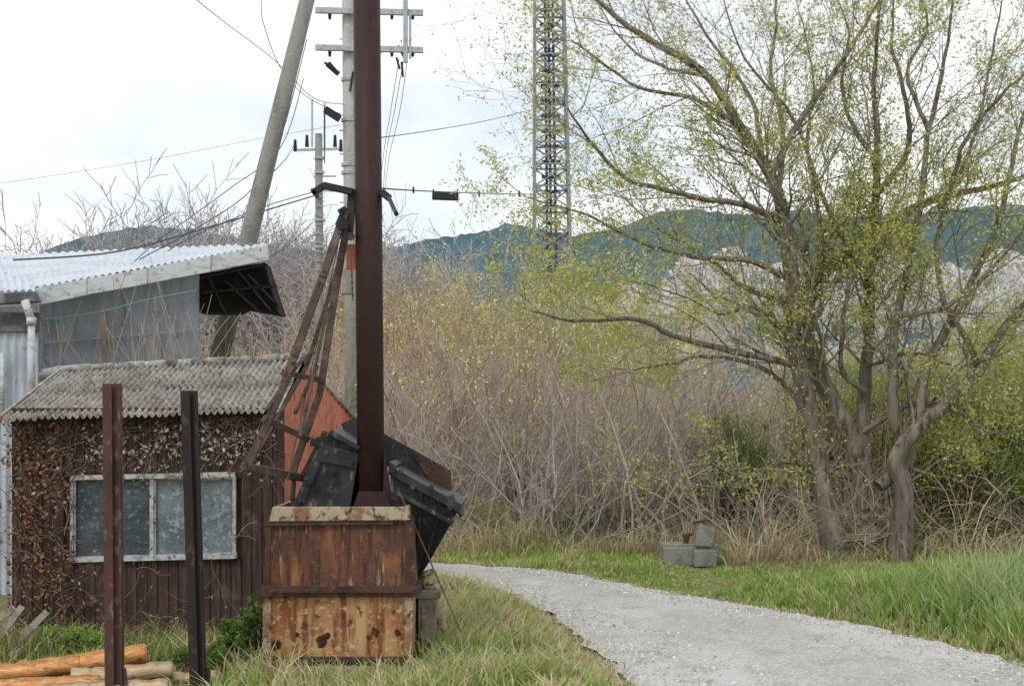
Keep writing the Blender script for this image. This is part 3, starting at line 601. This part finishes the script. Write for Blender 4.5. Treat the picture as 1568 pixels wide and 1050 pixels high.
mb=MB(); mb.beam(eL+Vector((-.02,0,0.0)),rL+Vector((-.02,0,0)),0.04,0.025); mb.obj('rake_board',m_slate,sh)
mb=MB(); x0=wx(18,12.0); x1=wx(434,12.0); z1=wz(634,12.0)+0.05; nb=26; bw=(x1-x0)/nb
wx0,wx1=wx(110,12.0),wx(358,12.0); wz0,wz1=wz(856,12.0),wz(731,12.0)
for i in range(nb):
    a=x0+i*bw; b2=a+bw-0.006; yj=12.0+random.uniform(0,0.006)
    if b2<wx0 or a>wx1: mb.box(a,b2,yj,yj+0.03,-0.1,z1)
    else: mb.box(a,b2,yj,yj+0.03,-0.1,wz0); mb.box(a,b2,yj,yj+0.03,wz1,z1)
mb.box(x0,wx0-0.001,12.04,12.1,-0.1,z1); mb.box(wx1+0.001,x1,12.04,12.1,-0.1,z1); mb.box(wx0,wx1,12.04,12.1,-0.1,wz0); mb.box(wx0,wx1,12.04,12.1,wz1,z1)
mb.obj('front_wall',m_brown,sh)
mb=MB(); mb.box(x0,x0+0.05,12.1,15.6,-0.1,z1); mb.obj('left_wall',m_brown,sh)
mb=MB(); cR=Vector((x1,12.05,0)); cB=W(541,636,15.5); cB0=Vector((cB.x,cB.y,0)); pk=rR+Vector((0.03,0,-0.04)); pk0=Vector((pk.x,pk.y,0))
mb.corr(cR,pk0,pk,Vector((x1,12.05,z1)),14,0.010,seg=6); mb.corr(pk0,cB0,cB,pk,12,0.010,seg=6); mb.obj('gable_wall',m_orange,sh)
m_glass=noisemat('frosted_glass_mat',c(118,130,134),[(5,(1,1,1),5,0.4,0.65,c(92,104,108)),(28,(1,1,1),4,0.52,0.66,c(156,162,162)),(20,(1,1,1),5,0.58,0.68,c(88,84,78))],rough=0.3,bump=0.3,bscale=60)
m_glassd=noisemat('dark_glass_mat',c(62,70,74),[(5,(1,1,1),5,0.4,0.65,c(82,92,96)),(28,(1,1,1),4,0.55,0.68,c(120,126,126)),(3,(1,1,1),3,0.6,0.7,c(46,50,52))],rough=0.25,bump=0.3,bscale=60)
mb=MB(); mb.pbox(112,230,733,852,12.03,0.01); mb.obj('window_pane_dark',m_glassd,sh)
mb=MB(); mb.pbox(230,357,733,852,12.025,0.004); mb.obj('window_pane_frosted',m_glass,sh)
m_wf=noisemat('window_frame_mat',c(190,190,188),[(14,(1,1,1),5,0.48,0.64,c(140,134,126)),(24,(1,1,1),4,0.56,0.64,c(96,78,64))],rough=0.5)
mb=MB(); d=11.975
mb.prism([(107,735),(107,728),(360,722),(360,730)],d,0.05); mb.prism([(107,853),(107,861),(362,855),(362,846)],d-0.02,0.08); mb.pbox(107,111.5,735,852,d,0.05); mb.pbox(356,361,730,846,d,0.05); mb.pbox(229,235,732,850,d+0.006,0.04)
mb.pbox(113,115.5,735,850,d+0.02,0.02); mb.pbox(236,238.5,735,850,d+0.02,0.02)
mb.obj('window_frame',m_wf,sh,bevel=0.002)
out=[];LP=[];LC=[]
def wallwalk(px,py,n,st,a):
    pts=[];x,y=px,py
    for i in range(n):
        pts.append(W(x,y,11.975-random.random()*0.02)); a+=random.uniform(-0.5,0.5); x+=math.cos(a)*st; y+=math.sin(a)*st
        if y<640: a=abs(a)*0.5
        if 112<x<352 and 740<y<846: break
    return pts
random.seed(11)
for i in range(280):
    left=random.random()<0.45
    px=random.uniform(18,110) if left else random.uniform(18,432); py=random.uniform(645,980) if left or random.random()<0.45 else random.uniform(645,725)
    P=wallwalk(px,py,9,random.uniform(6,13),random.uniform(0,6.28))
    if len(P)<3: continue
    out.append((P,[random.uniform(0.0015,0.004)]*len(P),jcol(c(110,90,78),c(160,146,132))))
    for q in P:
        if left and random.random()<0.8: LP.append(q+rv(0.02)-Vector((0,0.03,0))); LC.append(jcol(c(104,74,58),c(160,120,90)))
        elif random.random()<0.25: LP.append(q+rv(0.015)-Vector((0,0.02,0))); LC.append(jcol(c(116,84,68),c(190,176,162)))
for i in range(380):
    px=random.gauss(55,32); py=random.uniform(650,930); px=max(14,px); LP.append(W(px,py,11.93-0.04*random.random())); LC.append(jcol(c(92,66,52),c(158,114,82)))
for i in range(420):
    px=random.uniform(130,400); py=random.gauss(682,18)
    if 648<py<722: LP.append(W(px,py,11.96)); LC.append(jcol(c(130,116,106),c(192,184,178)))
for i in range(120): LP.append(W(random.uniform(20,430),random.uniform(640,655),11.92)); LC.append(jcol(c(60,44,34),c(110,84,64)))
V,Q,C=merge([tubes(out),leafquads(np.array([tuple(p) for p in LP]),0.019,np.array(LC),0.6)])
link('climbing_vines',npmesh('vines',V,Q,C),m_vc)
# ---------------------------------------------------------------- incinerator
inc=empty('scrap_incinerator')
m_r1=noisemat('lower_rust_mat',c(188,152,108),[(3.5,(1.6,1,0.5),6,0.42,0.58,c(156,108,68)),(7,(3,1,0.3),6,0.49,0.60,c(128,78,50)),(9,(1.3,1,0.9),5,0.57,0.64,c(84,54,44)),(24,(1,1,1),5,0.56,0.66,c(196,170,132)),(2.5,(1,1,2.0),6,0.56,0.68,c(104,66,48))],rough=0.8,bump=0.25,bscale=40)
m_r2=noisemat('upper_rust_mat',c(112,72,54),[(2.6,(1.8,1,0.4),6,0.50,0.60,c(156,102,66)),(2.2,(1,1,0.6),5,0.46,0.58,c(88,64,55)),(9,(3,1,0.3),6,0.50,0.62,c(72,50,43)),(12,(3,1,0.4),5,0.60,0.70,c(172,136,100)),(30,(1,1,1),4,0.58,0.7,c(108,92,85))],rough=0.8,bump=0.25,bscale=40)
m_r3=noisemat('dark_rust_mat',c(86,62,53),[(7,(1,1,1),6,0.48,0.62,c(62,48,44)),(14,(1,1,1),5,0.58,0.68,c(124,90,72))],rough=0.85,bump=0.3,bscale=60)
m_cream=noisemat('weathered_cream_mat',c(176,162,138),[(9,(1,1,1),6,0.45,0.57,c(140,108,82)),(16,(1,1,1),5,0.54,0.62,c(88,65,54))],rough=0.8,bump=0.2)
m_bs=noisemat('black_steel_mat',c(42,43,47),[(4,(1,1,1),6,0.46,0.64,c(62,61,64)),(10,(1,1,1),5,0.57,0.68,c(90,74,66)),(18,(1,1,0.4),4,0.60,0.70,c(112,111,111))],rough=0.45,bump=0.15)
m_chim=noisemat('oxide_red_paint_mat',c(60,41,38),[(3,(1,1,0.4),5,0.45,0.7,c(50,35,33)),(16,(1,1,0.35),5,0.60,0.74,c(78,58,52))],rough=0.6,bump=0.1)
m_scr=noisemat('frame_rust_mat',c(86,74,68),[(8,(1,1,1),5,0.48,0.62,c(116,94,82)),(18,(1,1,1),5,0.56,0.66,c(58,50,47))],rough=0.75,bump=0.2,bscale=60)
D=10.6
mb=MB(); mb.pbox(430,640,1020,1040,D-0.03,1.0); mb.obj('concrete_pad',m_conc2,inc,bevel=0.01)
mb=MB(); mb.pbox(425,612,1008,1021,D+0.06,0.8); mb.obj('pad_gap_shade',m_dark,inc)  # dark block stands in for the shade in the gap above the pad
mb=MB(); mb.pbox(404,631,913,1010,D,0.9); mb.obj('lower_box',m_r1,inc,bevel=0.006)
mb=MB(); mb.pbox(402,415,912,1014,D-0.012,0.03); mb.pbox(619,632,912,1014,D-0.012,0.03); mb.obj('lower_corner_angles',m_cream,inc,bevel=0.003)
mb=MB(); mb.pbox(403,633,1005,1013,D-0.018,0.92); mb.pbox(397,640,898,913,D-0.05,1.0); mb.pbox(413,634,902,908,D-0.07,0.02); mb.obj('flanges',m_r3,inc,bevel=0.004)
mb=MB(); mb.prism([(412,797),(630,795),(634,898),(407,898)],D+0.01,0.85); mb.obj('upper_box',m_r2,inc,bevel=0.006)
mb=MB(); mb.prism([(602,790),(632,788),(637,898),(624,898),(620,800),(602,800)],D-0.012,0.03); mb.prism([(408,797),(416,797),(412,898),(404,898)],D-0.01,0.03); mb.prism([(408,797),(602,794),(602,803),(408,805)],D-0.02,0.03)
mb.obj('upper_frame',m_r3,inc,bevel=0.003)
mb=MB(); mb.prism([(417,776),(624,776),(628,796),(412,798)],D-0.03,0.06); mb.prism([(417,776),(424,776),(424,792),(417,792)],D+0.05,0.8); mb.prism([(618,776),(625,776),(625,792),(618,792)],D+0.05,0.8); mb.prism([(417,778),(624,778),(624,792),(417,792)],D+0.82,0.05)
mb.obj('top_rim',m_cream,inc,bevel=0.004)
mb=MB()
for (x,y,r) in ((492,982,9),(575,967,8),(424,988,8),(609,968,5),(500,974,6),(566,975,5),(455,972,4)):
    pts=[];k=9
    for i in range(k):
        a=2*math.pi*i/k; rr=r*random.uniform(0.55,1.15); pts.append((x+rr*math.cos(a),y-rr*1.1*math.sin(a)))
    mb.prism(pts[::-1],D-0.004,0.006)
mb.obj('corroded_holes',noisemat('hole_rust_mat',c(58,38,32),[(30,(1,1,1),4,0.5,0.65,c(104,62,44))],rough=0.95),inc)
mb=MB()
for i in range(9): mb.cyl(W(418+i*26,905,D-0.085),W(418+i*26,905,D-0.05),0.010,n=6)
mb.obj('bolts',m_r3,inc)
mb=MB(); cb_=W(569,778,11.0); ct=W(561,-60,11.0); mb.cyl(cb_+Vector((0,0,-0.3)),ct,0.098,0.098,40); mb.obj('chimney',m_chim,inc,smooth=True)
mb=MB()
mb.prism([(550,690),(552,778),(536,778)],10.95,0.02); mb.prism([(588,690),(603,778),(586,778)],10.95,0.02)
mb.prism([(549,752),(589,752),(600,778),(540,778)],10.885,0.01)
mb.obj('chimney_base',m_chim,inc)
mb=MB(); mb.prism([(446,778),(484,690),(494,680),(552,694),(552,778)],10.95,0.7); mb.prism([(486,686),(478,676),(486,668),(512,664),(552,684),(548,694)],11.0,0.5)
mb.prism([(500,664),(548,690),(552,684),(508,657)],10.9,0.7)
mb.obj('hood',m_bs,inc,bevel=0.008)
mb=MB(); mb.prism([(455,770),(487,697),(540,706),(540,716),(492,707),(465,770)],10.925,0.02); mb.beam(W(470,735,10.9),W(480,738,10.9),0.05,0.03); mb.beam(W(508,716,10.9),W(512,724,10.9),0.05,0.04)
mb.obj('hood_stiffeners',m_bs,inc,bevel=0.003)
mb=MB(); mb.prism([(522,648),(545,640),(596,668),(690,720),(692,764),(600,716),(545,700)],11.7,0.04); mb.obj('back_plate',m_bs,inc)
mb=MB(); mb.prism([(630,692),(690,720),(692,762),(668,750)],11.66,0.03); mb.obj('back_plate_rust',m_r3,inc)
mb=MB(); mb.prism([(596,712),(708,772),(704,786),(594,726)],10.88,0.92); mb.prism([(596,706),(606,712),(604,728),(594,722)],10.86,0.96); mb.obj('hopper_rim',m_bs,inc,bevel=0.008)
mb=MB()
i=[W(598,727,10.95),W(700,784,10.95),W(688,806,10.98),W(655,864,11.1),W(640,886,11.15),W(628,886,11.15),W(598,790,10.95)]
j=[Vector((p.x,p.y+0.7-(0.3 if k in (3,4,5) else 0),p.z)) for k,p in enumerate(i)]
n=len(i); mb.v=[tuple(p) for p in i+j]; mb.f=[tuple(range(n)),tuple(range(2*n-1,n-1,-1))]+[(k,(k+1)%n,n+(k+1)%n,n+k) for k in range(n)]
mb.obj('hopper_body',m_bs,inc,bevel=0.006)
mb=MB(); mb.beam(W(606,752,10.9),W(694,800,10.9),0.03,0.05); mb.beam(W(645,748,10.92),W(640,870,11.05),0.02,0.04); mb.beam(W(675,770,10.92),W(655,850,11.05),0.02,0.04)
for (x,y) in ((615,716),(632,741),(660,742),(690,772)): mb.cyl(W(x,y+4,10.84),W(x,y+4,10.9),0.02,n=8)
mb.cyl(W(690,758,10.9),W(708,790,10.9),0.02,n=8)
mb.obj('hopper_ribs',m_bs,inc)
m_cab=noisemat('cabinet_mat',c(128,124,108),[(8,(1,1,0.5),5,0.5,0.66,c(96,80,62)),(16,(1,1,1),4,0.6,0.7,c(156,152,138))],rough=0.7)
mb=MB(); mb.pbox(640,668,915,998,11.0,0.35); mb.pbox(634,674,904,916,10.97,0.4); mb.pbox(645,662,928,985,10.985,0.02); mb.obj('side_cabinet',m_cab,inc,bevel=0.006)
mb=MB(); mb.cyl(W(654,904,11.1),W(654,885,11.1),0.035); mb.cyl(W(645,880,11.1),W(664,874,11.1),0.025); mb.cyl(W(664,904,11.1),W(663,892,11.1),0.05); mb.cyl(W(672,945,11.1),W(682,965,11.1),0.03)
mb.obj('blower_fittings',m_cream,inc,smooth=True)
mb=MB(); mb.cyl(W(610,750,10.8),W(655,850,10.75),0.006,n=8); mb.cyl(W(655,850,10.75),W(706,968,10.6),0.006,n=8); mb.obj('tie_rod',m_scr,inc)
fr=empty('loading_arm_frame'); mb=MB(); f1=10.75; f2=11.15
def bm_(a,b,d1,d2,w,h=None): mb.beam(W(a[0],a[1],d1),W(b[0],b[1],d2),w,h)
bm_((380,712),(432,596),f1,f1,0.05,0.045); bm_((432,596),(494,425),f1,f1,0.055,0.045); bm_((494,425),(528,325),f1,10.95,0.055,0.05)
bm_((444,735),(490,600),f2,f2,0.05,0.045); bm_((490,600),(516,430),f2,f2,0.05,0.045); bm_((516,430),(534,330),f2,11.0,0.05,0.05)
bm_((395,690),(470,560),11.5,11.5,0.03,0.03); bm_((470,560),(520,400),11.5,11.3,0.03,0.03); bm_((460,668),(502,470),10.75,10.75,0.022,0.03)
bm_((372,713),(462,731),f1-.02,f2,0.055,0.06); bm_((404,640),(472,672),f1-.03,f2-.03,0.045,0.04); bm_((434,570),(492,582),f1-.03,f2-.03,0.04,0.04); bm_((408,628),(454,560),f1-.02,f1+.1,0.025,0.06)
bm_((462,731),(498,660),f2,f2-.1,0.035,0.04); bm_((440,572),(476,540),f1,f2,0.025,0.03); bm_((452,632),(486,560),f1,f2,0.025,0.03)
bm_((476,676),(500,680),f2,f2,0.06,0.05); bm_((450,735),(448,775),f2,f2,0.03,0.03)
mb.obj('lattice_legs',m_scr,fr,bevel=0.004)
mb=MB()
bm_((478,296),(497,284),10.95,10.95,0.045,0.05); bm_((495,284),(540,294),10.95,10.95,0.045,0.08); bm_((480,292),(486,302),10.95,10.95,0.03,0.05)
bm_((584,294),(597,304),10.95,10.95,0.05,0.06); bm_((595,302),(607,328),10.95,10.9,0.03,0.06)
bm_((540,290),(534,360),11.0,11.0,0.06,0.06); bm_((518,325),(530,318),10.9,10.9,0.03,0.04); bm_((532,340),(526,372),10.9,10.9,0.03,0.04); bm_((515,345),(525,322),10.9,10.9,0.02,0.04)
mb.cyl(W(524,342,10.85),W(524,342,10.95),0.045,n=18); mb.cyl(W(537,362,10.85),W(537,362,10.97),0.03,n=18)
mb.obj('hook_arm_and_pulley',m_bs,fr,bevel=0.003)
mb=MB()
for k in range(17): mb.beam(W(537+k*0.2,375+k*5,10.92),W(537+k*0.2,380+k*5,10.92),0.014 if k%2 else 0.007,0.007 if k%2 else 0.014)
bm_((524,345),(440,735),10.9,10.9,0.006)
mb.obj('chain',m_scr,fr)
mb=MB(); mb.pbox(530,548,374,412,10.97,0.02); mb.obj('motor_cover',noisemat('orange_cover_mat',c(190,112,82),[(10,(1,1,1),4,0.5,0.7,c(150,84,60))],rough=0.6),fr,bevel=0.004)
mb=MB(); mb.pbox(522,541,410,450,11.3,0.1); mb.obj('switch_box',m_conc,fr,bevel=0.005)
# ---------------------------------------------------------------- steel posts
def post(a,b,d,w,mat):
    mb=MB(); A=W(a[0],a[1],d); Bt=W(b[0],b[1],d); s=Vector((w/2,0,0))
    mb.beam(Bt+Vector((0,0.03,0)),A+Vector((0,0.03,0)),w-0.02,0.01,up=(0,1,0))
    mb.beam(Bt-s+Vector((0.006,0.03,0)),A-s+Vector((0.006,0.03,0)),0.012,0.07); mb.beam(Bt+s+Vector((-0.006,0.03,0)),A+s+Vector((-0.006,0.03,0)),0.012,0.07)
    mb.beam(Bt-s+Vector((0.03,-0.002,0)),A-s+Vector((0.03,-0.002,0)),0.06,0.008)
    q=W(b[0]+12,1040,d); mb.beam(q+Vector((0.02,0.02,-0.12)),q+Vector((0.0,0.02,0.07)),0.05,0.01)
    return mb.obj('steel_post',mat,bevel=0.002)
m_p1=noisemat('red_oxide_post_mat',c(86,58,53),[(5,(1,1,0.4),5,0.48,0.66,c(66,46,43)),(20,(1,1,0.5),4,0.56,0.68,c(124,100,91))],rough=0.6,bump=0.15)
m_p2=noisemat('dark_post_mat',c(46,38,37),[(5,(1,1,0.4),5,0.5,0.7,c(62,50,47)),(14,(1,1,0.5),4,0.58,0.7,c(92,71,62))],rough=0.6,bump=0.15)
post((170,587),(174,1075),9.7,0.11,m_p1); post((288,598),(303,1075),9.8,0.10,m_p2)
# ---------------------------------------------------------------- logs
m_log1=noisemat('peeled_log_mat',c(214,154,94),[(6,(1,4,4),5,0.42,0.60,c(188,122,70)),(14,(1,5,5),4,0.52,0.66,c(226,192,142)),(5,(1,2,2),5,0.60,0.68,c(120,84,60))],rough=0.7,bump=0.4)
m_log2=noisemat('pale_log_mat',c(208,186,150),[(6,(1,4,4),5,0.42,0.62,c(178,148,112)),(14,(1,5,5),4,0.58,0.7,c(128,98,74))],rough=0.8,bump=0.4)
lg=empty('log_pile')
def log(a,b,d1,d2,r,mat):
    A=W(a[0],a[1],d1);Bq=W(b[0],b[1],d2); n=16; P=[]; R=[]; bow=random.uniform(-.02,.02)
    for i in range(n+1):
        t=i/n; P.append(A.lerp(Bq,t)+Vector((0,random.gauss(0,0.004),random.gauss(0,0.004)+bow*math.sin(t*3.1)))); R.append(r*(1.06-0.12*t+random.gauss(0,0.035)))
    e=(Bq-A).normalized(); P=[P[0]-e*0.012,P[0]-e*0.006]+P+[P[-1]+e*0.012,P[-1]+e*0.02]; R=[0.001,r*0.85]+R+[r*0.8,0.001]
    V,Q,C=tubes([([tuple(p) for p in P],R,(1,1,1))]); link('log',npmesh('log',V,Q),mat,lg,smooth=True)
random.seed(4)
log((30,1030),(222,1000),10.25,10.4,0.088,m_log1); log((-80,1040),(120,1018),10.05,10.3,0.08,m_log1); log((110,1040),(262,1024),9.98,10.1,0.08,m_log2)
log((-60,1062),(150,1048),9.75,9.8,0.08,m_log1); log((60,1062),(255,1052),9.7,9.75,0.07,m_log2); log((215,1046),(330,1036),10.15,10.2,0.055,m_log2); log((-90,1030),(40,1036),10.5,10.4,0.06,m_log2)
mb=MB()
for a,b in (((-10,1020),(72,936)),((-20,1000),(34,928)),((-20,960),(22,930)),((-10,1040),(30,985)),((30,1030),(60,960))): mb.beam(W(a[0],a[1],11.2),W(b[0],b[1],11.5),0.05,0.02)
mb.obj('scrap_planks',noisemat('grey_plank_mat',c(150,140,128),[(10,(1,1,1),5,0.5,0.65,c(110,98,86)),(6,(1,1,1),4,0.6,0.7,c(176,150,110))],rough=0.9),bevel=0.002)
# ---------------------------------------------------------------- concrete block
tr=empty('concrete_well_block'); d=18.3
mb=MB(); mb.pbox(1016,1062,838,866,d,0.4); mb.pbox(1063,1098,842,868,d-0.1,0.4); mb.pbox(1014,1099,832,841,d+0.05,0.35); mb.obj('base',m_conc2,tr,bevel=0.015)
mb=MB(); i=[W(1064,836,d),W(1090,838,d),W(1097,810,d),W(1071,802,d)]; j=[Vector((p.x,p.y+0.22,p.z)) for p in i]; mb.hexa([i[0],i[1],j[1],j[0],i[3],i[2],j[2],j[3]]); mb.obj('tilted_block',m_conc2,tr,bevel=0.015)
mb=MB(); mb.cyl(W(1050,832,d+.1),W(1052,818,d+.1),0.03,n=10); mb.cyl(W(1045,820,d+.1),W(1060,817,d+.1),0.02,n=10); mb.beam(W(1062,800,d+.1),W(1080,797,d+.1),0.03); mb.obj('rusty_valve',m_r3,tr)
print('done')
